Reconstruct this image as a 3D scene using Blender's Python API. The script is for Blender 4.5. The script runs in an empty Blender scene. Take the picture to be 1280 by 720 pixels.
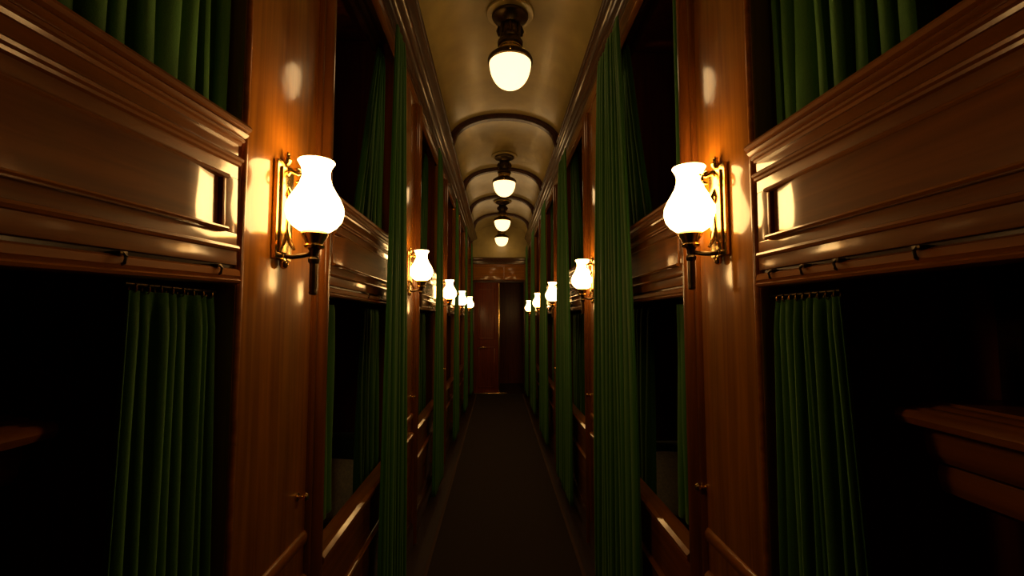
import bpy, bmesh, math, random
from mathutils import Vector, Matrix
random.seed(7)
PI = math.pi
C = bpy.context.scene.collection
EYE = 1.5
F = 580.0

# ------------------------------------------------------------------ materials
def mat(name):
    m = bpy.data.materials.new(name); m.use_nodes = True
    nt = m.node_tree
    return m, nt, nt.nodes['Principled BSDF']

def wood(name, dark, light, axis='Z', rough=.4, coat=1.0, crough=.11):
    m, nt, b = mat(name)
    tc = nt.nodes.new('ShaderNodeTexCoord')
    mp = nt.nodes.new('ShaderNodeMapping')
    s = [34, 34, 34]; s['XYZ'.index(axis)] = 1.6
    mp.inputs['Scale'].default_value = s
    nz = nt.nodes.new('ShaderNodeTexNoise'); nz.inputs['Scale'].default_value = 1.0
    nz.inputs['Detail'].default_value = 6; nz.inputs['Distortion'].default_value = .6
    n2 = nt.nodes.new('ShaderNodeTexNoise'); n2.inputs['Scale'].default_value = 2.2
    mx = nt.nodes.new('ShaderNodeMath'); mx.operation = 'MULTIPLY_ADD'
    mx.inputs[1].default_value = .35
    rp = nt.nodes.new('ShaderNodeValToRGB')
    rp.color_ramp.elements[0].position = .36; rp.color_ramp.elements[0].color = (*dark, 1)
    rp.color_ramp.elements[1].position = .85; rp.color_ramp.elements[1].color = (*light, 1)
    nt.links.new(tc.outputs['Object'], mp.inputs['Vector'])
    nt.links.new(mp.outputs[0], nz.inputs['Vector'])
    nt.links.new(tc.outputs['Object'], n2.inputs['Vector'])
    nt.links.new(n2.outputs['Fac'], mx.inputs[0])
    nt.links.new(nz.outputs['Fac'], mx.inputs[2])
    nt.links.new(mx.outputs[0], rp.inputs[0])
    nt.links.new(rp.outputs[0], b.inputs['Base Color'])
    bp = nt.nodes.new('ShaderNodeBump'); bp.inputs['Strength'].default_value = .05
    bp.inputs['Distance'].default_value = .002
    nt.links.new(nz.outputs['Fac'], bp.inputs['Height'])
    nt.links.new(bp.outputs[0], b.inputs['Normal'])
    # hand-rubbed varnish is never quite flat: broad, shallow waviness in the lacquer
    n3 = nt.nodes.new('ShaderNodeTexNoise'); n3.inputs['Scale'].default_value = 9
    b2 = nt.nodes.new('ShaderNodeBump'); b2.inputs['Strength'].default_value = .25
    b2.inputs['Distance'].default_value = .004
    nt.links.new(tc.outputs['Object'], n3.inputs['Vector'])
    nt.links.new(n3.outputs['Fac'], b2.inputs['Height'])
    nt.links.new(b2.outputs[0], b.inputs['Coat Normal']); b.inputs['Specular IOR Level'].default_value = .12
    b.inputs['Roughness'].default_value = rough
    b.inputs['Coat Weight'].default_value = coat
    b.inputs['Coat Roughness'].default_value = crough
    return m

def plain(name, col, rough=.5, metal=0, bump=0, bscale=60, **kw):
    m, nt, b = mat(name)
    tc = nt.nodes.new('ShaderNodeTexCoord')
    nz = nt.nodes.new('ShaderNodeTexNoise'); nz.inputs['Scale'].default_value = bscale
    nz.inputs['Detail'].default_value = 4
    nt.links.new(tc.outputs['Object'], nz.inputs['Vector'])
    rp = nt.nodes.new('ShaderNodeValToRGB')
    rp.color_ramp.elements[0].position = .3
    rp.color_ramp.elements[0].color = (*[c*.82 for c in col], 1)
    rp.color_ramp.elements[1].position = .7
    rp.color_ramp.elements[1].color = (*[min(1, c*1.12) for c in col], 1)
    nt.links.new(nz.outputs['Fac'], rp.inputs[0])
    nt.links.new(rp.outputs[0], b.inputs['Base Color'])
    if bump:
        bp = nt.nodes.new('ShaderNodeBump'); bp.inputs['Strength'].default_value = bump
        bp.inputs['Distance'].default_value = .002
        nt.links.new(nz.outputs['Fac'], bp.inputs['Height'])
        nt.links.new(bp.outputs[0], b.inputs['Normal'])
    b.inputs['Roughness'].default_value = rough
    b.inputs['Metallic'].default_value = metal
    for k, v in kw.items():
        b.inputs[k.replace('_', ' ')].default_value = v
    return m

def emit(name, col, strength):
    m, nt, b = mat(name)
    b.inputs['Base Color'].default_value = (.9, .86, .78, 1)
    b.inputs['Roughness'].default_value = .25
    b.inputs['Emission Color'].default_value = (*col, 1)
    b.inputs['Emission Strength'].default_value = strength
    return m

WD, WL = (.165, .050, .003), (.40, .146, .010)
M = {}
M['woodV'] = wood('mahogany_upright', WD, WL, 'Z')
M['woodY'] = wood('mahogany_lengthwise', (.11, .032, .002), (.29, .095, .006), 'Y')
M['woodX'] = wood('mahogany_crosswise', WD, WL, 'X')
M['trim'] = wood('mahogany_moulding', (.18, .055, .007), (.38, .130, .016), 'Y', .38, .8, .15)
M['cornice'] = wood('walnut_cornice', (.030, .012, .003), (.085, .034, .009), 'Y', .4, .6, .14)
M['reed'] = wood('reeded_moulding', (.075, .022, .003), (.22, .066, .008), 'Z', .38, 1.0, .12)
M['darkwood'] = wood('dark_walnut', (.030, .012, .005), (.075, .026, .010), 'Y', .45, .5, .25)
M['inner'] = wood('bay_panelling', (.09, .017, .004), (.19, .038, .007), 'Z', .5, .3, .25)
M['curtain'] = plain('green_curtain', (.038, .165, .018), .72, 0, .25, 420, Sheen_Weight=.3, Sheen_Roughness=.45, Sheen_Tint=(.55, 1, .4, 1))
M['ceiling'] = plain('cream_ceiling_paint', (.42, .32, .10), .42, 0, .04, 5, Coat_Weight=.5, Coat_Roughness=.22)
M['brass'] = plain('polished_brass', (.80, .55, .20), .2, 1)
M['bronze'] = plain('aged_bronze', (.10, .070, .035), .38, 1)
M['shade'] = emit('lit_opal_glass', (1, .57, .19), 18)
M['globe'] = emit('lit_ceiling_globe', (1, .62, .26), 3.4)
M['carpet'] = plain('brown_carpet', (.022, .010, .005), .95, 0, .5, 350)
M['border'] = plain('carpet_border', (.075, .036, .016), .9, 0, .4, 350)
M['floor'] = wood('floor_boards', (.018, .008, .004), (.04, .017, .008), 'Y', .5, .2, .3)
M['linen'] = plain('white_linen', (.85, .80, .64), .85, 0, .2, 90)
M['plush'] = plain('green_plush', (.020, .055, .022), .9, 0, .3, 200, Sheen_Weight=.3)
M['dark'] = plain('dark_lacquer', (.012, .009, .007), .5)
def glass():
    m = bpy.data.materials.new('window_glass'); m.use_nodes = True
    nt = m.node_tree; nt.nodes.clear()
    o = nt.nodes.new('ShaderNodeOutputMaterial'); mix = nt.nodes.new('ShaderNodeMixShader')
    t = nt.nodes.new('ShaderNodeBsdfTransparent'); g = nt.nodes.new('ShaderNodeBsdfGlossy')
    g.inputs['Roughness'].default_value = .04
    fr = nt.nodes.new('ShaderNodeFresnel'); fr.inputs['IOR'].default_value = 1.5
    nt.links.new(fr.outputs[0], mix.inputs[0]); nt.links.new(t.outputs[0], mix.inputs[1])
    nt.links.new(g.outputs[0], mix.inputs[2]); nt.links.new(mix.outputs[0], o.inputs[0])
    return m
M['glass'] = glass()

# ------------------------------------------------------------------ mesh helpers
class MB:
    def __init__(s): s.v = []; s.f = []
    def add(s, v, f):
        n = len(s.v); s.v += [tuple(p) for p in v]; s.f += [tuple(i + n for i in q) for q in f]; return s
    def box(s, x0, x1, y0, y1, z0, z1, bev=.003):
        x0, x1 = sorted((x0, x1)); y0, y1 = sorted((y0, y1)); z0, z1 = sorted((z0, z1))
        b = min(bev, (x1-x0)*.3, (y1-y0)*.3, (z1-z0)*.3)
        bm = bmesh.new(); bmesh.ops.create_cube(bm, size=1)
        for v in bm.verts:
            v.co = ((x0+x1)/2 + v.co.x*(x1-x0), (y0+y1)/2 + v.co.y*(y1-y0), (z0+z1)/2 + v.co.z*(z1-z0))
        if b > 0:
            bmesh.ops.bevel(bm, geom=bm.edges[:], offset=b, segments=2, affect='EDGES', profile=.6)
        bm.verts.index_update()
        s.add([v.co[:] for v in bm.verts], [[v.index for v in f.verts] for f in bm.faces]); bm.free(); return s
    def extY(s, prof, y0, y1):           # closed (x,z) profile swept along Y
        n = len(prof)
        v = [(x, y0, z) for x, z in prof] + [(x, y1, z) for x, z in prof]
        f = [(i, (i+1) % n, n+(i+1) % n, n+i) for i in range(n)] + [tuple(range(n))[::-1], tuple(range(n, 2*n))]
        return s.add(v, f)
    def extZ(s, prof, z0, z1):           # closed (x,y) profile swept along Z
        n = len(prof)
        v = [(x, y, z0) for x, y in prof] + [(x, y, z1) for x, y in prof]
        f = [(i, (i+1) % n, n+(i+1) % n, n+i) for i in range(n)] + [tuple(range(n))[::-1], tuple(range(n, 2*n))]
        return s.add(v, f)
    def lathe(s, prof, c=(0, 0, 0), seg=32, axis='Z', cap=True):   # (r, h) pairs
        v = []; f = []
        for r, h in prof:
            for k in range(seg):
                a = 2*PI*k/seg
                p = (r*math.cos(a), r*math.sin(a), h)
                if axis == 'X': p = (h, p[0], p[1])
                if axis == 'Y': p = (p[0], h, p[1])
                v.append((p[0]+c[0], p[1]+c[1], p[2]+c[2]))
        for i in range(len(prof)-1):
            for k in range(seg):
                f.append((i*seg+k, i*seg+(k+1) % seg, (i+1)*seg+(k+1) % seg, (i+1)*seg+k))
        if cap:
            f.append(tuple(range(seg))[::-1]); f.append(tuple(range((len(prof)-1)*seg, len(prof)*seg)))
        return s.add(v, f)
    def tube(s, pts, r, seg=12):
        pts = [Vector(p) for p in pts]; v = []; f = []; n = len(pts)
        rs = r if isinstance(r, (list, tuple)) else [r]*n
        for i, p in enumerate(pts):
            d = (pts[min(i+1, n-1)] - pts[max(i-1, 0)]).normalized()
            up = Vector((0, 0, 1)) if abs(d.z) < .9 else Vector((0, 1, 0))
            a = d.cross(up).normalized(); b = d.cross(a)
            for k in range(seg):
                t = 2*PI*k/seg
                v.append(tuple(p + (a*math.cos(t) + b*math.sin(t))*rs[i]))
        for i in range(n-1):
            for k in range(seg):
                f.append((i*seg+k, i*seg+(k+1) % seg, (i+1)*seg+(k+1) % seg, (i+1)*seg+k))
        f.append(tuple(range(seg))[::-1]); f.append(tuple(range((n-1)*seg, n*seg)))
        return s.add(v, f)
    def ball(s, c, r, sz=1, seg=16):
        return s.lathe([(max(.0004, r*math.sin(PI*i/8)), -r*sz*math.cos(PI*i/8)) for i in range(9)], c, seg)
    def build(s, name, m, parent=None, smooth=True):
        me = bpy.data.meshes.new(name)
        off = Vector(parent_world(parent)) if parent else Vector((0, 0, 0))
        me.from_pydata([tuple(Vector(p) - off) for p in s.v], [], s.f)
        bm = bmesh.new(); bm.from_mesh(me); bmesh.ops.recalc_face_normals(bm, faces=bm.faces[:]); bm.to_mesh(me); bm.free()
        me.materials.append(m)
        o = bpy.data.objects.new(name, me); C.objects.link(o)
        if smooth:
            for p in me.polygons: p.use_smooth = True
            try: me.set_sharp_from_angle(angle=math.radians(38))
            except Exception: pass
        if parent: o.parent = parent
        return o
def parent_world(o):
    p = Vector((0, 0, 0))
    while o: p += o.location; o = o.parent
    return p
def thing(name, label, cat, loc, group=None):
    o = bpy.data.objects.new(name, None); C.objects.link(o); o.location = loc; o.empty_display_size = .1
    tag(o, label, cat, group); return o
def tag(o, label, cat, group=None):
    o['label'] = label; o['category'] = cat
    if group: o['group'] = group
    return o
def struct(o): o['kind'] = 'structure'; return o
def copy_tree(o, parent=None):
    c = o.copy(); C.objects.link(c)
    if parent: c.parent = parent
    for ch in list(o.children): copy_tree(ch, c)
    return c
def dup(o, dy, label, dz=0):
    c = copy_tree(o); c.location = (o.location.x, o.location.y+dy, o.location.z+dz); c['label'] = label; return c
ORD = ['first', 'second', 'third', 'fourth', 'fifth']
SIDE = {-1: 'left', 1: 'right'}

# ------------------------------------------------------------------ layout (heights as h above the eye line)
XW = {-1: .578, 1: .640}                 # aisle face of the pillars
NEAR = {-1: 1.04, 1: 1.11}; FAR = {-1: 1.57, 1: 1.55}
PITCH = 1.75
XO = 1.14                                # outer walls
YE = 9.6; YB = -.75
def Z(h): return EYE + h
CX = .067

# ------------------------------------------------------------------ setting
struct(MB().box(-XO-.05, XO+.05, YB, YE+1.6, -.06, 0, 0).build('floor', M['floor']))
def aisle_ceiling():
    mb = MB(); x0, x1 = -.47, .60; n = 40
    inner = []; outer = []
    for i in range(n+1):
        u = -1 + 2*i/n; x = (x0+x1)/2 + u*(x1-x0)/2
        h = 1.70 + .28*math.sqrt(max(0, 1-abs(u)**2.1))
        inner.append((x, Z(h))); outer.append((x, Z(h)+.03))
    mb.extY(inner + outer[::-1], YB, YE)
    return mb
struct(aisle_ceiling().build('ceiling', M['ceiling']))
for s in (-1, 1):      # flat ceiling over the berths
    mb = MB().box(s*(XW[s]-.02), s*(XO+.05), YB, YE, Z(1.74), Z(1.78), 0)
    struct(mb.build('ceiling', M['inner']))
# outer walls with a window opening in every bay
def bay_range(s, k):   # k = 0..5
    y0 = NEAR[s] + PITCH*(k-1) + (FAR[s]-NEAR[s]); y1 = NEAR[s] + PITCH*k
    return y0, min(y1, YE)
wn = 0
for s in (-1, 1):
    mb = MB(); xi, xo = s*XO, s*(XO+.05)
    z0, z1 = Z(-.20), Z(.75)
    mb.box(xi, xo, YB, YE, 0, z0, 0); mb.box(xi, xo, YB, YE, z1, Z(1.78), 0)
    edges = []
    for k in range(0, 6):
        a, b = bay_range(s, k)
        if b-a < .6: continue
        edges.append((a+.16, b-.12))
    y = YB
    for a, b in edges:
        mb.box(xi, xo, y, a, z0, z1, 0); y = b
    mb.box(xi, xo, y, YE, z0, z1, 0)
    struct(mb.build('wall_'+SIDE[s], M['inner']))
    for a, b in edges:
        wn += 1
        fr = MB()
        for (p, q, r, t) in ((a-.03, a+.02, z0, z1), (b-.02, b+.03, z0, z1), (a, b, z0-.01, z0+.03), (a, b, z1-.03, z1+.03), (a, b, Z(.24), Z(.28))):
            fr.box(s*(XO-.012), s*(XO+.045), p, q, r, t, .004)
        root = struct(fr.build('window_%d' % wn, M['darkwood']))
        MB().box(s*(XO+.015), s*(XO+.021), a, b, z0, z1, 0).build('pane', M['glass'], root)
struct(MB().box(-XO-.05, XO+.05, YB-.05, YB, 0, Z(2.05), 0).build('wall_rear', M['darkwood']))

# cornices: stepped mouldings under the vault on both sides
def cornice(s, n):
    X = XW[s]
    p0, h0, p1, h1 = {-1: (0, 1.575, .141, 1.69), 1: (-.01, 1.515, .070, 1.70)}[s]
    steps = [(0, 0), (.10, .02), (.10, .12), (.04, .16), (.22, .22), (.26, .30), (.22, .36), (.40, .42), (.46, .50),
             (.42, .56), (.62, .62), (.70, .70), (.66, .76), (.86, .80), (1.0, .86), (1.0, .97), (.90, 1.0)]
    prof = [(s*(X - (p0 + (p1-p0)*a)), Z(h0 + (h1-h0)*b)) for a, b in steps]
    prof += [(s*(X+.03), Z(h1+.02)), (s*(X+.03), Z(h0))]
    root = struct(MB().extY(prof, YB, YE).build('trim_%d' % n, M['cornice']))
    # dark upper edge bead against the painted vault
    x = s*(X-p1); b = MB().tube([(x, YB, Z(h1+.004)), (x, YE, Z(h1+.004))], .013, 12)
    b.build('edge_bead', M['darkwood'], root)
    # frieze board between the bay heads and the cornice, and a moulding inside the bays
    struct(MB().box(s*(X-.004), s*(X+.03), YB, YE, Z(h0-.045), Z(1.76), .004).build('trim_%d' % (n+2), M['woodY']))
    pr = [(s*(X+.03), Z(1.70)), (s*(X+.03), Z(1.74)), (s*(X+.20), Z(1.74)), (s*(X+.20), Z(1.66)), (s*(X+.175), Z(1.66)), (s*(X+.165), Z(1.685)),
          (s*(X+.14), Z(1.69)), (s*(X+.13), Z(1.71)), (s*(X+.06), Z(1.712)), (s*(X+.05), Z(1.70))]
    struct(MB().extY(pr, YB, YE).build('trim_%d' % (n+4), M['darkwood']))
cornice(-1, 1); cornice(1, 2)
# ceiling ribs
for i, y in enumerate((.2, 2.45, 4.38, 5.95, 7.3, 8.5)):
    mb = MB(); n = 32; x0, x1 = -.455, .585
    pts = []
    for j in range(n+1):
        u = -1 + 2*j/n; x = (x0+x1)/2 + u*(x1-x0)/2
        h = 1.70 + .28*math.sqrt(max(0, 1-abs(u)**2.1)); pts.append((x, h))
    vs = []; fs = []
    # stepped rib section
    sec = [(-.055, .02), (-.055, -.02), (-.035, -.022), (-.03, -.040), (.03, -.040), (.035, -.022), (.055, -.02), (.055, .02)]
    cx_, ch = (x0+x1)/2, 1.35
    for (x, h) in pts:
        d = Vector((x-cx_, h-ch)).normalized()
        for (dy, dr) in sec: vs.append((x + d.x*dr, y+dy, Z(h + d.y*dr)))
    m = len(sec)
    for j in range(n):
        for k in range(m): fs.append((j*m+k, j*m+(k+1) % m, (j+1)*m+(k+1) % m, (j+1)*m+k))
    fs.append(tuple(range(m))); fs.append(tuple(range(n*m, n*m+m)))
    if i == 1: continue
    struct(mb.add(vs, fs).build('trim_%d' % (10+i), M['darkwood']))

# end wall with its door
DX0, DX1, DH = -.50, .56, Z(.78)
mb = MB()
mb.box(-XO-.05, DX0, YE, YE+.07, 0, Z(2.05), 0); mb.box(DX1, XO+.05, YE, YE+.07, 0, Z(2.05), 0)
mb.box(DX0, DX1, YE, YE+.07, DH+.34, Z(1.16), 0)
mb.box(DX0, DX1, YE, YE+.07, DH, DH+.34, 0)
struct(mb.build('wall_end', M['woodX']))
struct(MB().box(-.52, .64, YE-.02, YE+.07, Z(1.28), Z(2.05), 0).build('ceiling_end', M['ceiling']))
mb = MB()
pr = [(YE-.02, 1.29), (YE-.05, 1.29), (YE-.07, 1.265), (YE-.06, 1.24), (YE-.035, 1.21), (YE-.03, 1.16), (YE-.01, 1.15), (YE, 1.15), (YE, 1.29)]
v = [(-.55, y, Z(h)) for y, h in pr] + [(.62, y, Z(h)) for y, h in pr]; n = len(pr)
mb.add(v, [(i, (i+1) % n, n+(i+1) % n, n+i) for i in range(n)] + [tuple(range(n)), tuple(range(n, 2*n))])
struct(mb.build('trim_20', M['cornice']))
mb = MB()
mb.box(DX0-.05, DX0+.02, YE-.03, YE+.09, 0, DH+.02, .006); mb.box(DX1-.02, DX1+.05, YE-.03, YE+.09, 0, DH+.02, .006)
mb.box(DX0-.05, DX1+.05, YE-.035, YE+.09, DH, DH+.04, .006)
struct(mb.build('trim_21', M['darkwood']))
root = struct(MB().box(DX0+.02, .035, YE+.02, YE+.06, .02, DH, .004).build('door_1', M['inner']))
mb = MB()
for z0, z1 in ((.12, .95), (1.10, DH-.12)):
    x0, x1 = DX0+.10, -.05
    mb.box(x0, x1, YE+.012, YE+.024, z0, z0+.03, .004); mb.box(x0, x1, YE+.012, YE+.024, z1-.03, z1, .004)
    mb.box(x0, x0+.03, YE+.012, YE+.024, z0, z1, .004); mb.box(x1-.03, x1, YE+.012, YE+.024, z0, z1, .004)
mb.build('panel_moulding', M['inner'], root)
MB().box(.020, .042, YE+.008, YE+.024, .03, DH-.02, .003).build('edge_strip', M['brass'], root)
MB().tube([(-.40, YE+.02, .92), (-.40, YE-.03, .92), (-.30, YE-.04, .945), (-.24, YE-.04, .94)], .010).build('door_handle', M['brass'], root)
struct(MB().box(DX0, .20, YE-.05, YE+.02, 0, .022, .006).build('trim_22', M['brass']))
# short vestibule beyond the open half of the door
mb = MB(); mb.box(-.9, .9, YE+1.55, YE+1.6, 0, Z(1.3), 0); mb.box(-.95, -.9, YE+.07, YE+1.6, 0, Z(1.3), 0); mb.box(.9, .95, YE+.07, YE+1.6, 0, Z(1.3), 0)
mb.box(-.95, .95, YE+.07, YE+1.6, Z(1.3), Z(1.34), 0)
struct(mb.build('wall_vestibule', M['inner']))
# transom panel over the door
t = thing('transom_panel', 'wide orange-brown wooden transom panel over the far end doorway', 'panel', (0, YE, DH+.06))
MB().box(DX0, .12, YE-.016, YE-.002, DH+.06, DH+.33, .006).build('board', M['woodX'], t)
MB().box(.14, DX1, YE-.014, YE-.002, DH+.06, DH+.33, .006).build('board', M['woodX'], t)
MB().box(DX0-.03, DX1+.03, YE-.022, YE-.002, DH+.345, DH+.375, .006).build('moulding', M['trim'], t)

# runner carpet
t = thing('carpet_runner', 'dark brown carpet runner down the aisle floor with lighter edging', 'carpet', (0, 4, 0))
MB().box(-.41, .50, YB+.1, YE-.1, .0005, .010, .002).build('pile', M['carpet'], t)
for x0, x1 in ((-.432, -.41), (.50, .522)):
    MB().box(x0, x1, YB+.1, YE-.1, .0005, .012, .003).build('border_strip', M['border'], t)

# ------------------------------------------------------------------ partitions and pillars
def pillar(s):
    X = XW[s]; y0, y1 = NEAR[s], FAR[s]
    t = thing('pillar', 'x', 'pillar', (s*X, (y0+y1)/2, 0), 'varnished pillars on the %s side' % SIDE[s])
    ztop = Z({-1: 1.55, 1: 1.49}[s])
    MB().box(s*X, s*(X+.05), y0, y1, 0, ztop-.02, .006).build('shaft', M['woodV'], t)
    # near edge bead and far edge colonnette
    MB().tube([(s*(X+.002), y0+.012, .0), (s*(X+.002), y0+.012, ztop-.02)], .010, 10).build('edge_bead', M['trim'], t)
    ya, yb = y1-.115, y1
    pr = [(s*(X+.004), ya), (s*(X-.004), ya)]
    for c0_, rad in ((.013, .011), (.055, .029), (.099, .013)):      # small reed, big half-round, small reed
        for q in range(13):
            a = PI*q/12
            pr.append((s*(X-.004-rad*math.sin(a)*1.05), ya + c0_ - rad*math.cos(a)))
    pr += [(s*(X-.004), yb), (s*(X+.004), yb)]
    MB().extZ(pr, .0, ztop-.02).build('colonnette', M['reed'], t)
    for h, pj in ((-.77, .016), (-.645, .010)):
        x = s*X
        prf = [(x, Z(h-.022)), (s*(X-pj*.6), Z(h-.02)), (s*(X-pj), Z(h-.006)), (s*(X-pj), Z(h+.006)), (s*(X-pj*.5), Z(h+.014)), (x, Z(h+.018))]
        MB().extY(prf, y0+.02, ya).build('dado_moulding', M['trim'], t)
    pr = [(s*X, 0), (s*(X-.02), 0), (s*(X-.02), .13), (s*(X-.012), .15), (s*(X-.004), .165), (s*X, .165)]
    MB().extY(pr, y0+.02, ya).build('skirting', M['darkwood'], t)
    k = MB(); yk = {-1: 1.455, 1: 1.50}[s]-.06; hk = -.51
    k.lathe([(.012, 0), (.012, .004), (.005, .006), (.005, .016), (.010, .020), (.012, .027), (.008, .033), (.001, .035)], (0, 0, 0), 16, 'X')
    k.v = [(s*(X - a), b+yk, c+Z(hk)) for a, b, c in k.v]
    k.build('brass_knob', M['brass'], t)
    # cross partition behind the pillar
    p = MB().box(s*(X+.052), s*XO, y0+.004, y1-.004, 0, Z(1.73), .004)
    for (ys, dy) in ((y0+.004, -1), (y1-.004, 1)):
        for (zz0, zz1) in ((Z(-.10), Z(-.06)), (Z(-.75), Z(-.71)), (Z(.55), Z(.58))):
            p.box(s*(X+.12), s*(XO-.05), ys-.001*dy, ys+.012*dy, zz0, zz1, .004)
    w = struct(p.build('wall_partition', M['inner']))
    return t, w
for s in (-1, 1):
    t0, w0 = pillar(s)
    t0['label'] = 'nearest varnished mahogany pillar on the %s, carrying the largest lit sconce' % SIDE[s]
    for k in range(1, 5):
        dup(t0, PITCH*k, '%s varnished mahogany pillar from the camera along the %s side of the aisle' % (ORD[k], SIDE[s]))
        c = w0.copy(); C.objects.link(c); c.location.y += PITCH*k
    for o, dy in ((w0, -PITCH),):
        c = o.copy(); C.objects.link(c); c.location.y += dy

# ------------------------------------------------------------------ berth fronts
def berth(s, k, tilt=(0, 0)):
    X = XW[s]; y0, y1 = bay_range(s, k)
    if k == 0: y0 = max(y0, -.2)
    y0 += .004; y1 -= .004
    t = thing('upper_berth', 'x', 'berth', (s*X, y1, Z(.08)), 'upper berth fronts on the %s side' % SIDE[s])
    def P(p, h): return (s*(X-p), Z(h))
    # main framed board: flat frame around a sunken field
    fb = MB()
    fb.box(s*(X-.003), s*(X+.020), y0, y1, Z(.310), Z(.42), .002)
    fb.box(s*(X-.003), s*(X+.020), y0, y1, Z(.120), Z(.190), .002)
    fb.box(s*(X-.003), s*(X+.020), y1-.052, y1, Z(.190), Z(.310), .002)
    fb.box(s*(X-.003), s*(X+.020), y0, y0+.052, Z(.190), Z(.310), .002)
    fb.build('frame', M['woodY'], t)
    # fielded panel: nearly flat in the middle, falling away in a shallow cove towards each end
    s0, s1, L, L2 = {-1: (.15, .19, .08, .04), 1: (.125, .165, .09, .04)}[s]; nn = 120; ya, yb = y0+.05, y1-.05
    def dep(y):
        e = min(y-ya, yb-y); q = min(e, L); d = s0*q + (s1-s0)*q*q/(2*L)
        if e > L: q = min((e-L)/L2, 1); d += s1*L2*(q-q*q/2)
        return .004 - d
    vs = []; fs = []
    for i in range(nn+1):
        y = ya + (yb-ya)*i/nn
        vs += [(s*(X+dep(y)), y, Z(.188)), (s*(X+dep(y)), y, Z(.312))]
    for i in range(nn): fs.append((2*i, 2*i+1, 2*i+3, 2*i+2))
    n0 = len(vs); vs += [(s*(X+.026), y, z) for y, z in ((ya, Z(.188)), (ya, Z(.312)), (yb, Z(.188)), (yb, Z(.312)))]
    fs += [(n0, n0+1, n0+3, n0+2), (0, 1, n0+1, n0), (2*nn, 2*nn+1, n0+3, n0+2)]
    fs += [tuple([2*i for i in range(nn+1)] + [n0+2, n0]), tuple([2*i+1 for i in range(nn+1)] + [n0+3, n0+1])]
    MB().add(vs, fs).build('sunken_field', M['woodY'], t)
    b = MB()
    r = .0045
    ya, yb = y0+.052, y1-.052
    for h in (.194, .306): b.extY([P(.004, h-.006), P(.013, h-.004), P(.0155, h), P(.013, h+.004), P(.004, h+.006), P(-.006, h+.006), P(-.006, h-.006)], ya-.006, yb+.006)
    for y in (ya, yb): b.box(s*(X-.007), s*(X+.004), y-.005, y+.005, Z(.190), Z(.310), .002)
    b.build('field_beading', M['trim'], t)
    # stepped top rail
    pr = [P(-.02, .385), P(.008, .385), P(.010, .391), P(.016, .393), P(.018, .397), P(.015, .401), P(.022, .404), P(.026, .409), P(.022, .413),
          P(.030, .416), P(.033, .422), P(.030, .428), P(.020, .431), P(-.035, .431), P(-.035, .415), P(-.02, .41)]
    MB().extY(pr, y0, y1).build('top_rail', M['trim'], t)
    pr = [P(.002, .338), P(.009, .341), P(.010, .346), P(.015, .349), P(.016, .354), P(.010, .358), P(.006, .362), P(.002, .364)]
    MB().extY(pr, y0, y1).build('bead_moulding', M['trim'], t)
    pr = [P(.002, .150), P(.008, .152), P(.010, .157), P(.008, .162), P(.002, .164)]
    MB().extY(pr, y0, y1).build('bead_moulding', M['trim'], t)
    # shadow groove with curtain hooks, then the bottom rail
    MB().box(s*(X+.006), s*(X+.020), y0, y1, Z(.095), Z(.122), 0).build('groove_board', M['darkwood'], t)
    pr = [P(-.02, .078), P(.004, .078), P(.012, .081), P(.014, .086), P(.008, .090), P(.012, .096), P(.010, .108), P(.002, .112), P(-.006, .112), P(-.02, .112)]
    MB().extY(pr, y0, y1).build('bottom_rail', M['trim'], t)
    for i in range(4):
        yy = y1 - ((.06, .17, .265, .43) if s > 0 else (.07, .30, .52, .74))[i]
        if yy < y0+.04: break
        h = MB().box(s*(X-.014), s*(X+.004), yy-.007, yy+.007, Z(.111), Z(.117), .002)
        h.tube([(s*(X-.012), yy, Z(.115)), (s*(X-.017), yy, Z(.108)), (s*(X-.014), yy, Z(.098)), (s*(X-.010), yy, Z(.096))], .0028, 8)
        h.build('hook', M['bronze'], t)
    # berth board reaching back to the outer wall
    MB().box(s*(X+.021), s*(XO-.05), y0+.002, y1-.002, Z(.125), Z(.150), .003).build('berth_board', M['darkwood'], t)
    MB().box(s*(X+.05), s*(XO-.06), y0+.02, y1-.02, Z(.1505), Z(.27), .03).build('mattress', M['linen'], t)
    t.rotation_euler = (tilt[1], 0, tilt[0])
    return t
def rng(k): return 'bay %s' % ORD[k]
for s in (-1, 1):
    b0 = berth(s, 0, {-1: (-.055, .033), 1: (.010, .010)}[s])
    b0['label'] = 'big mahogany upper berth front in the %s foreground with a sunken panel' % SIDE[s]
    b1 = berth(s, 1)
    b1['label'] = 'mahogany upper berth front just past the first %s pillar' % SIDE[s]
    for k in range(2, 5):
        dup(b1, PITCH*(k-1), 'mahogany upper berth front between the %s and %s %s pillars' % (ORD[k-1], ORD[k], SIDE[s]))

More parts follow.
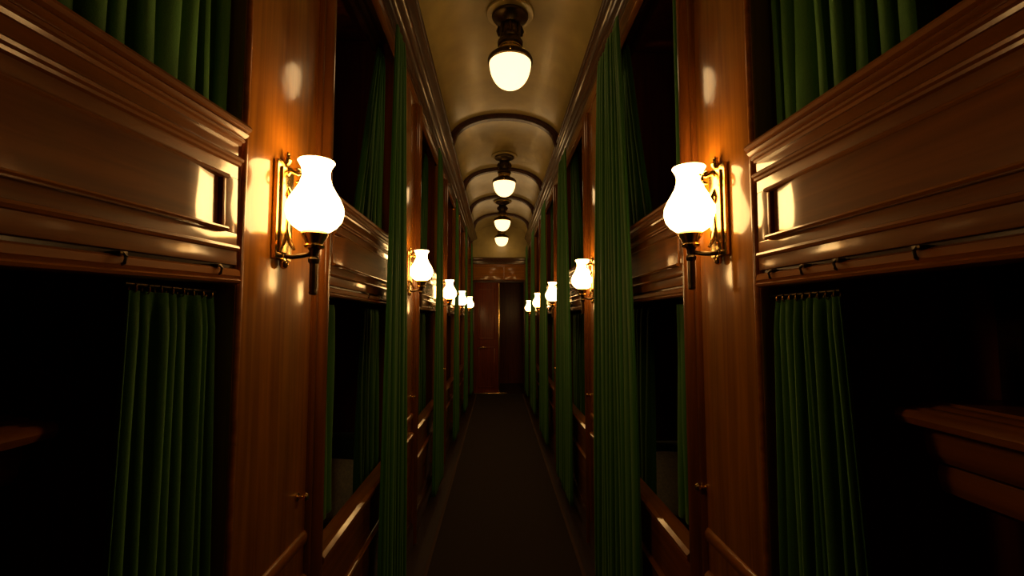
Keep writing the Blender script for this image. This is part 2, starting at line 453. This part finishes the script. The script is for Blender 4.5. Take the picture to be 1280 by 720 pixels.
# lower berth sides with sill
def lower(s, k):
    X = XW[s]; y0, y1 = bay_range(s, k); y0 += .004; y1 -= .004
    t = thing('seat_side_panel', 'x', 'panel', (s*X, (y0+y1)/2, 0), 'panelled seat sides on the %s side' % SIDE[s])
    MB().box(s*(X+.004), s*(X+.03), y0, y1, 0, Z(-.79), .002).build('board', M['woodY'], t)
    pr = [(s*(X-.012), Z(-.792)), (s*(X-.020), Z(-.782)), (s*(X-.020), Z(-.768)), (s*(X-.008), Z(-.757)), (s*(X+.05), Z(-.757)), (s*(X+.05), Z(-.785)), (s*(X+.03), Z(-.792))]
    MB().extY(pr, y0, y1).build('sill', M['trim'], t)
    for h in (-.99,):
        pr = [(s*(X+.006), Z(h-.018)), (s*(X-.006), Z(h-.014)), (s*(X-.012), Z(h)), (s*(X-.006), Z(h+.008)), (s*(X+.006), Z(h+.012))]
        MB().extY(pr, y0, y1).build('bead_moulding', M['trim'], t)
    pr = [(s*(X+.006), 0), (s*(X-.014), 0), (s*(X-.014), .12), (s*(X-.004), .14), (s*(X+.006), .145)]
    MB().extY(pr, y0, y1).build('skirting', M['darkwood'], t)
    return t
for s in (-1, 1):
    l1 = lower(s, 1)
    l1['label'] = 'low panelled seat side with worn sill just past the first %s pillar' % SIDE[s]
    for k in range(2, 5):
        dup(l1, PITCH*(k-1), 'low panelled seat side between the %s and %s %s pillars' % (ORD[k-1], ORD[k], SIDE[s]))

# seats with linen covered pillows at the far end of each bay
def seat(s, k):
    X = XW[s]; y0, y1 = bay_range(s, k)
    xa, xb = s*(X+.16), s*(XO-.02)
    t = thing('bench_seat', 'x', 'seat', ((xa+xb)/2, y1-.3, 0), 'plush seats in the %s bays' % SIDE[s])
    MB().box(xa, xb, y1-.55, y1-.03, .30, .46, .04).build('seat_cushion', M['plush'], t)
    MB().box(xa, xb, y1-.53, y1-.05, 0, .30, .004).build('seat_base', M['darkwood'], t)
    MB().box(xa, xb, y1-.15, y1-.02, .46, .86 if s < 0 else .78, .04).build('backrest', M['plush'], t)
    return t
def pillow(s, k):
    X = XW[s]; y0, y1 = bay_range(s, k); n = 14
    c = (s*(.90 if s < 0 else .95), y1-.30, .46+.155); w, h, d = .36, .31, .11
    mb = MB(); vs = []; fs = []
    for side in (-1, 1):
        for i in range(n+1):
            for j in range(n+1):
                u, v = -1+2*i/n, -1+2*j/n
                pin = 1-.10*(u*u)*(v*v)
                th = d/2*((1-u**4)*(1-v**4))**.5
                vs.append((c[0]+u*w/2*pin*(1-.04*v*v), c[1]+side*(th+.003)+.05*v + .006*math.sin(5*u+3*v), c[2]+v*h/2*pin))
    N = (n+1)**2
    for i in range(n):
        for j in range(n):
            a = i*(n+1)+j
            fs.append((a, a+1, a+n+2, a+n+1)); fs.append((N+a, N+a+n+1, N+a+n+2, N+a+1))
    edge = [i*(n+1) for i in range(n+1)] + [n*(n+1)+j for j in range(1, n+1)] + [i*(n+1)+n for i in range(n-1, -1, -1)] + [j for j in range(n-1, 0, -1)]
    for i in range(len(edge)):
        a, b = edge[i], edge[(i+1) % len(edge)]
        fs.append((a, b, N+b, N+a))
    mb.add(vs, fs)
    return mb.build('pillow', M['linen'])
for s in (-1, 1):
    s1 = seat(s, 1); s1['label'] = 'dark green plush bench seat seen past the first %s pillar' % SIDE[s]
    p1 = tag(pillow(s, 1), 'pale linen pillow on the seat just past the first %s pillar' % SIDE[s], 'pillow', 'pillows in the %s bays' % SIDE[s])
    for k in range(2, 4):
        dup(s1, PITCH*(k-1), 'dark green plush bench seat between the %s and %s %s pillars' % (ORD[k-1], ORD[k], SIDE[s]))
        dup(p1, PITCH*(k-1), 'pale linen pillow on the seat between the %s and %s %s pillars' % (ORD[k-1], ORD[k], SIDE[s]))

# window ledges
def ledge(s, k):
    y0, y1 = -.2, (.775 if s < 0 else .855)
    xin = .70 if s < 0 else .74
    def P(x, h): return (s*x, Z(h+.046))
    t = thing('wooden_shelf', 'x', 'shelf', (s*XO, (y0+y1)/2, Z(-.2)), 'moulded shelves on the %s side' % SIDE[s])
    pr = [P(XO, -.196), P(xin+.075, -.196), P(xin+.070, -.201), P(xin+.058, -.198), P(xin+.048, -.201), P(xin+.044, -.206), P(xin+.034, -.203), P(xin+.024, -.206), P(xin+.020, -.211), P(xin+.008, -.207), P(xin, -.213), P(xin-.002, -.220), P(xin+.004, -.232), P(xin+.02, -.236), P(XO, -.236)]
    MB().extY(pr, y0, y1).build('shelf', M['trim'], t)
    pr = [P(XO-.002, -.236), P(xin+.045, -.236), P(xin+.04, -.25), P(xin+.045, -.285), P(xin+.055, -.30), P(XO-.002, -.30)]
    MB().extY(pr, y0, y1-.012).build('apron', M['woodY'], t)
    if s > 0:
        pr = [P(XO-.002, -.305), P(xin+.06, -.305), P(xin+.055, -.32), P(xin+.06, -.352), P(xin+.075, -.362), P(XO-.002, -.362)]
        MB().extY(pr, y0, y1-.02).build('apron', M['woodY'], t)
    return t
for s in (-1, 1):
    q = ledge(s, 0); q['label'] = 'moulded wooden shelf jutting out in the dark %s foreground bay' % SIDE[s]

# ------------------------------------------------------------------ curtains
def curtain_mesh(s, top, bot, ztop, zbot, folds, amp, seed, xtop=None, xbot=None, pinch=True, ease=2.2):
    """top/bot = (y0,y1) spans at the heading and the hem; x follows s*xtop..s*xbot."""
    rnd = random.Random(seed)
    NU, NV = folds*14, 44
    ph = [rnd.uniform(-.5, .5) for _ in range(folds+2)]
    am = [rnd.uniform(.55, 1.25) for _ in range(folds+2)]
    dr = [rnd.uniform(-1, 1) for _ in range(folds+2)]
    def lerp(a, u):
        i = min(int(u*folds), folds-1); t = u*folds - i; t = t*t*(3-2*t)
        return a[i]*(1-t) + a[i+1]*t
    vs = []; fs = []
    for j in range(NV+1):
        v = j/NV; z = ztop + (zbot-ztop)*v
        e = 1-(1-v)**ease
        a0 = top[0]+(bot[0]-top[0])*e; a1 = top[1]+(bot[1]-top[1])*e
        xc = xtop + (xbot-xtop)*e
        for i in range(NU+1):
            u = i/NU
            amp_v = amp*(.55+.6*v)
            if pinch and v < .035: amp_v *= .45 + .55*v/.035
            w = math.sin(2*PI*folds*u + lerp(ph, u)*1.6 + .5*lerp(dr, u)*v)
            w = math.copysign(abs(w)**.8, w)
            off = w*lerp(am, u)*amp_v + .004*math.sin(17*u+5*v+seed)
            y = a0 + (a1-a0)*(u + .35/folds*math.sin(2*PI*folds*u*1.0 + 1.1) * (.25+.5*v) + .012*lerp(dr, u)*v)
            vs.append((s*(xc+off), y, z))
    for j in range(NV):
        for i in range(NU):
            a = j*(NU+1)+i; fs.append((a, a+1, a+NU+2, a+NU+1))
    return vs, fs
def curtain(s, label, group, top, bot, ztop, zbot, folds, amp, seed, x, x2=None, rings=True, ease=2.2):
    x2 = x if x2 is None else x2
    t = thing('curtain', label, 'curtain', (s*x, sum(top)/2, zbot), group)
    vs, fs = curtain_mesh(s, top, bot, ztop, zbot, folds, amp, seed, x, x2, ease=ease)
    d = MB().add(vs, fs).build('drape', M['curtain'], t)
    md = d.modifiers.new('thick', 'SOLIDIFY'); md.thickness = .0024; md.offset = 0
    if rings:
        n = folds
        for i in range(n):
            y = top[0] + (top[1]-top[0])*(i+.5)/n
            mb = MB(); pts = []
            for q in range(13):
                a = 2*PI*q/12; pts.append((s*(x + .007*math.cos(a)), y, ztop+.004+.009*math.sin(a)))
            mb.tube(pts, .0016, 6); mb.build('ring', M['brass'], t)
    return t
def rod(s, x, z, y0, y1, label, group):
    t = tag(MB().tube([(s*x, y0, z), (s*x, y1, z)], .0045, 10).build('curtain_rod', M['bronze']), label, 'rod', group)
    return t
# foreground bay
g = 'curtains of the foreground bays'
curtain(-1, 'green curtain at top left above the foreground berth front', g, (.83, 1.03), (.60, 1.03), Z(1.50), Z(.437), 8, .018, 3, .628, .628)
curtain(1, 'green curtain at top right above the foreground berth front', g, (.87, 1.095), (.68, 1.095), Z(1.46), Z(.437), 8, .018, 5, .69, .69)
curtain(-1, 'green curtain hanging below the foreground berth front at left', g, (.79, 1.03), (.765, 1.025), Z(.050), .05, 8, .020, 11, .619, .612)
curtain(1, 'green curtain hanging below the foreground berth front at right', g, (.875, 1.085), (.82, 1.08), Z(.046), .05, 9, .019, 17, .664, .664)
rod(-1, .619, Z(.061), .785, 1.044, 'thin bronze curtain rod under the left foreground berth front', 'rods under the foreground berths')
rod(1, .664, Z(.057), .875, 1.114, 'thin bronze curtain rod under the right foreground berth front', 'rods under the foreground berths')

for s in (-1, 1):
    P = SIDE[s]
    if s < 0:
        full = curtain(s, 'x', 'floor-length curtains on the left side', (2.34, 2.54), (2.15, 2.64), Z(1.545), .06, 9, .014, 21, .528, .515, rings=False)
        up = curtain(s, 'x', 'inner upper curtains on the left side', (2.64, 2.75), (2.14, 2.75), Z(1.60), Z(.28), 7, .018, 25, .70, .70, rings=False, ease=1.0)
        lo = curtain(s, 'x', 'inner lower curtains on the left side', (2.42, 2.75), (2.36, 2.75), Z(.06), .46, 6, .018, 29, .70, .70, rings=False)
        sl = curtain(s, 'x', 'gathered near-end curtains on the left side', (1.60, 1.86), (1.60, 1.88), Z(.06), .76, 5, .016, 31, .655, .66, rings=False)
    else:
        full = curtain(s, 'x', 'floor-length curtains on the right side', (2.14, 2.62), (1.92, 2.74), Z(1.485), .06, 11, .015, 41, .584, .576, rings=False)
        up = curtain(s, 'x', 'inner upper curtains on the right side', (2.56, 2.80), (2.12, 2.80), Z(1.60), Z(.28), 7, .018, 45, .745, .745, rings=False, ease=1.0)
        lo = curtain(s, 'x', 'inner lower curtains on the right side', (2.20, 2.78), (2.24, 2.78), Z(.06), .46, 7, .018, 49, .745, .745, rings=False)
        sl = curtain(s, 'x', 'gathered near-end curtains on the right side', (1.575, 1.73), (1.575, 1.75), Z(1.44), Z(.28), 4, .012, 51, .70, .70, rings=False)
        sl2 = curtain(s, 'x', 'gathered near-end lower curtains on the right side', (1.58, 1.80), (1.58, 1.81), Z(.06), .76, 4, .012, 53, .70, .70, rings=False)
    full['label'] = 'floor-length green curtain in front of the second %s pillar' % P
    up['label'] = 'inner green curtain draped above the berth front past the first %s pillar' % P
    lo['label'] = 'inner green curtain hanging below the berth front past the first %s pillar' % P
    if s < 0: sl['label'] = 'narrow gathered green curtain behind the first left pillar, below the berth'
    else:
        sl['label'] = 'narrow gathered green curtain behind the first right pillar, above the berth'
        sl2['label'] = 'narrow gathered green curtain behind the first right pillar, below the berth'
    for k in range(1, 4):
        dup(full, PITCH*k, 'floor-length green curtain in front of the %s %s pillar' % (ORD[k+1], P))
        dup(up, PITCH*k, 'inner green curtain above the berth front between the %s and %s %s pillars' % (ORD[k], ORD[k+1], P))
        dup(lo, PITCH*k, 'inner green curtain below the berth front between the %s and %s %s pillars' % (ORD[k], ORD[k+1], P))
    c = dup(full, PITCH*4-.1, 'farthest floor-length green curtain on the %s, next to the end door' % P)

# ------------------------------------------------------------------ sconces
def sconce(s):
    X = XW[s]; yl = {-1: 1.25, 1: 1.335}[s]; yp = {-1: 1.235, 1: 1.29}[s]; xs = {-1: .492, 1: .567}[s]; dh = {-1: 0, 1: .022}[s]
    t = thing('wall_sconce', 'x', 'sconce', (s*X, yp, Z(.16+dh)), 'lit sconces on the %s pillars' % SIDE[s])
    H = lambda h: Z(h+dh)
    bp = MB().box(s*(X-.001), s*(X-.013), yp-.046, yp+.046, H(.158), H(.418), .006)
    bp.box(s*(X-.012), s*(X-.020), yp-.032, yp+.032, H(.174), H(.402), .006)
    bp.build('backplate', M['brass'], t)
    MB().lathe([(.001, .150-.016), (.008, .138), (.012, .148), (.010, .158), (.004, .164)], (s*(X-.014), yp, Z(dh)), 16).build('finial', M['brass'], t)
    MB().lathe([(.005, .412), (.010, .418), (.012, .426), (.007, .434), (.006, .438), (.0075, .443), (.001, .450)], (s*(X-.014), yp, Z(dh)), 16).build('finial', M['brass'], t)
    a = MB()
    a.tube([(s*(X-.016), yp, H(.168)), (s*(X-.036), yp, H(.166)), (s*(X-.055), (yp+yl)/2, H(.170)), (s*(xs+.01), yl, H(.176)), (s*xs, yl, H(.178))], .0065)
    a.build('arm', M['bronze'], t)
    # leafy scroll from the top of the plate
    a = MB(); pts = []
    for i in range(26):
        q = i/25; ang = .3 + q*4.4; r = .026*(1-.72*q)
        pts.append((s*(X-.040 + r*math.cos(ang)), yp, H(.378 + r*math.sin(ang)*1.1)))
    a.tube(pts, [.0062*(1-.4*i/25) for i in range(26)], 8)
    pts = [(s*(X-.018), yp, H(.40)), (s*(X-.030), yp, H(.398)), (s*(X-.042), yp+.006, H(.392)), (s*(X-.060), yp+.008, H(.398))]
    a.tube(pts, [.009, .007, .006, .003], 8)
    pts = [(s*(X-.018), yp, H(.352)), (s*(X-.028), yp, H(.330)), (s*(X-.022), yp, H(.290)), (s*(X-.020), yp, H(.240)), (s*(X-.028), yp, H(.205)), (s*(X-.040), yp, H(.185))]
    a.tube(pts, [.005, .007, .005, .006, .006, .004], 8)
    a.build('scroll', M['brass'], t)
    # candle tube below, burner cup, shade
    MB().lathe([(.004, .066), (.009, .067), (.011, .072), (.0095, .078), (.0105, .084), (.0105, .150), (.014, .154), (.015, .162), (.011, .168), (.013, .186), (.018, .192)],
               (s*xs, yl, Z(dh)), 20).build('candle_tube', M['bronze'], t)
    MB().lathe([(.010, .188), (.024, .192), (.027, .198), (.022, .203), (.026, .212), (.032, .222), (.035, .230), (.033, .236), (.020, .237)],
               (s*xs, yl, Z(dh)), 28).build('burner_cup', M['brass'], t)
    sh = [(.030, .2365), (.044, .240), (.060, .252), (.073, .270), (.079, .292), (.077, .312), (.068, .334), (.056, .354), (.045, .374), (.039, .394), (.038, .410),
          (.041, .424), (.048, .436), (.051, .441), (.049, .4435), (.044, .436), (.037, .424), (.034, .410)]
    sh = [(r*.94, .2365+(h-.2365)*.935) for r, h in sh]
    MB().lathe(sh, (s*xs, yl, Z(dh)), 40, cap=False).build('glass_shade', M['shade'], t)
    return t
offs = {-1: [(0, 0), (1.75, .018), (3.50, -.022), (5.20, -.03), (7.0, -.02)], 1: [(0, 0), (1.74, -.05), (3.44, -.062), (5.20, -.075), (7.05, -.10)]}
for s in (-1, 1):
    c0 = sconce(s); c0['label'] = 'largest lit brass sconce on the %s, on the nearest pillar' % SIDE[s]
    for k in range(1, 5):
        dy, dz = offs[s][k]
        dup(c0, dy, 'lit brass sconce with opal shade on the %s %s pillar from the camera' % (ORD[k], SIDE[s]), dz)

# ------------------------------------------------------------------ ceiling lamps
def ceiling_lamp(y):
    c = (CX+.010, y, EYE)
    t = thing('ceiling_lamp', 'x', 'ceiling lamp', (c[0], y, Z(1.978)), 'lit ceiling lamps')
    MB().lathe([(.020, 1.975), (.150, 1.972), (.155, 1.965), (.150, 1.958), (.112, 1.955)], c, 40).build('ceiling_rose', M['ceiling'], t)
    MB().lathe([(.060, 1.957), (.112, 1.955), (.118, 1.945), (.112, 1.935), (.086, 1.925), (.074, 1.915), (.060, 1.905), (.055, 1.898)], c, 32).build('canopy', M['bronze'], t)
    b = MB().lathe([(.050, 1.90), (.066, 1.885), (.072, 1.86), (.074, 1.835), (.068, 1.812), (.060, 1.800), (.066, 1.794), (.066, 1.788), (.054, 1.782)], c, 32)
    for i in range(8):
        a = 2*PI*i/8
        x, yy = c[0]+.073*math.cos(a), c[1]+.073*math.sin(a)
        b.tube([(x, yy, EYE+1.885), (x+.006*math.cos(a), yy+.006*math.sin(a), EYE+1.85), (x, yy, EYE+1.815)], [.004, .011, .005], 8)
    b.build('pierced_body', M['bronze'], t)
    MB().lathe([(.050, 1.784), (.078, 1.780), (.082, 1.774), (.080, 1.755), (.068, 1.745)], c, 32).build('collar', M['bronze'], t)
    MB().lathe([(.060, 1.748), (.072, 1.744), (.074, 1.735), (.070, 1.728), (.074, 1.720), (.072, 1.706), (.066, 1.700)], c, 32).build('neck', M['brass'], t)
    MB().lathe([(.066, 1.702), (.095, 1.697), (.120, 1.684), (.138, 1.668), (.144, 1.654), (.143, 1.640), (.134, 1.634)], c, 40).build('reflector_ring', M['bronze'], t)
    pr = []
    for i in range(13):
        a = PI/2*i/12
        pr.append((max(.001, .133*math.cos(a)**.85), 1.640 - .168*math.sin(a)**1.0))
    MB().lathe(pr, c, 40).build('globe', M['globe'], t)
    for i in range(3):
        a = 2*PI*i/3 + .5
        MB().ball((c[0]+.148*math.cos(a), y+.148*math.sin(a), Z(1.652)), .007).build('thumb_screw', M['brass'], t)
    return t
cl = ceiling_lamp(2.86); cl['label'] = 'nearest and largest ceiling lamp, hanging at the top of the picture'
for dy, lb in ((2.60, 'second ceiling lamp from the camera, between the first two arched ribs'), (4.75, 'third ceiling lamp from the camera, small beyond the second rib'), (6.35, 'farthest and smallest ceiling lamp, above the end door')):
    dup(cl, dy, lb)

# ------------------------------------------------------------------ world, camera, view
w = bpy.data.worlds.new('night'); bpy.context.scene.world = w; w.use_nodes = True
w.node_tree.nodes['Background'].inputs['Color'].default_value = (.004, .005, .008, 1)
w.node_tree.nodes['Background'].inputs['Strength'].default_value = .3
cam = bpy.data.cameras.new('camera'); co = bpy.data.objects.new('camera', cam); C.objects.link(co)
cam.sensor_width = 36; cam.lens = F/1280*36; cam.clip_start = .02
co.location = (0, 0, EYE)
co.rotation_euler = (PI/2 + math.atan(40/F), 0, -math.atan(18/F))
sc = bpy.context.scene; sc.camera = co
sc.view_settings.view_transform = 'Standard'; sc.view_settings.look = 'None'
sc.view_settings.gamma = 1; sc.view_settings.use_curve_mapping = False
sc.view_settings.exposure = -0.2
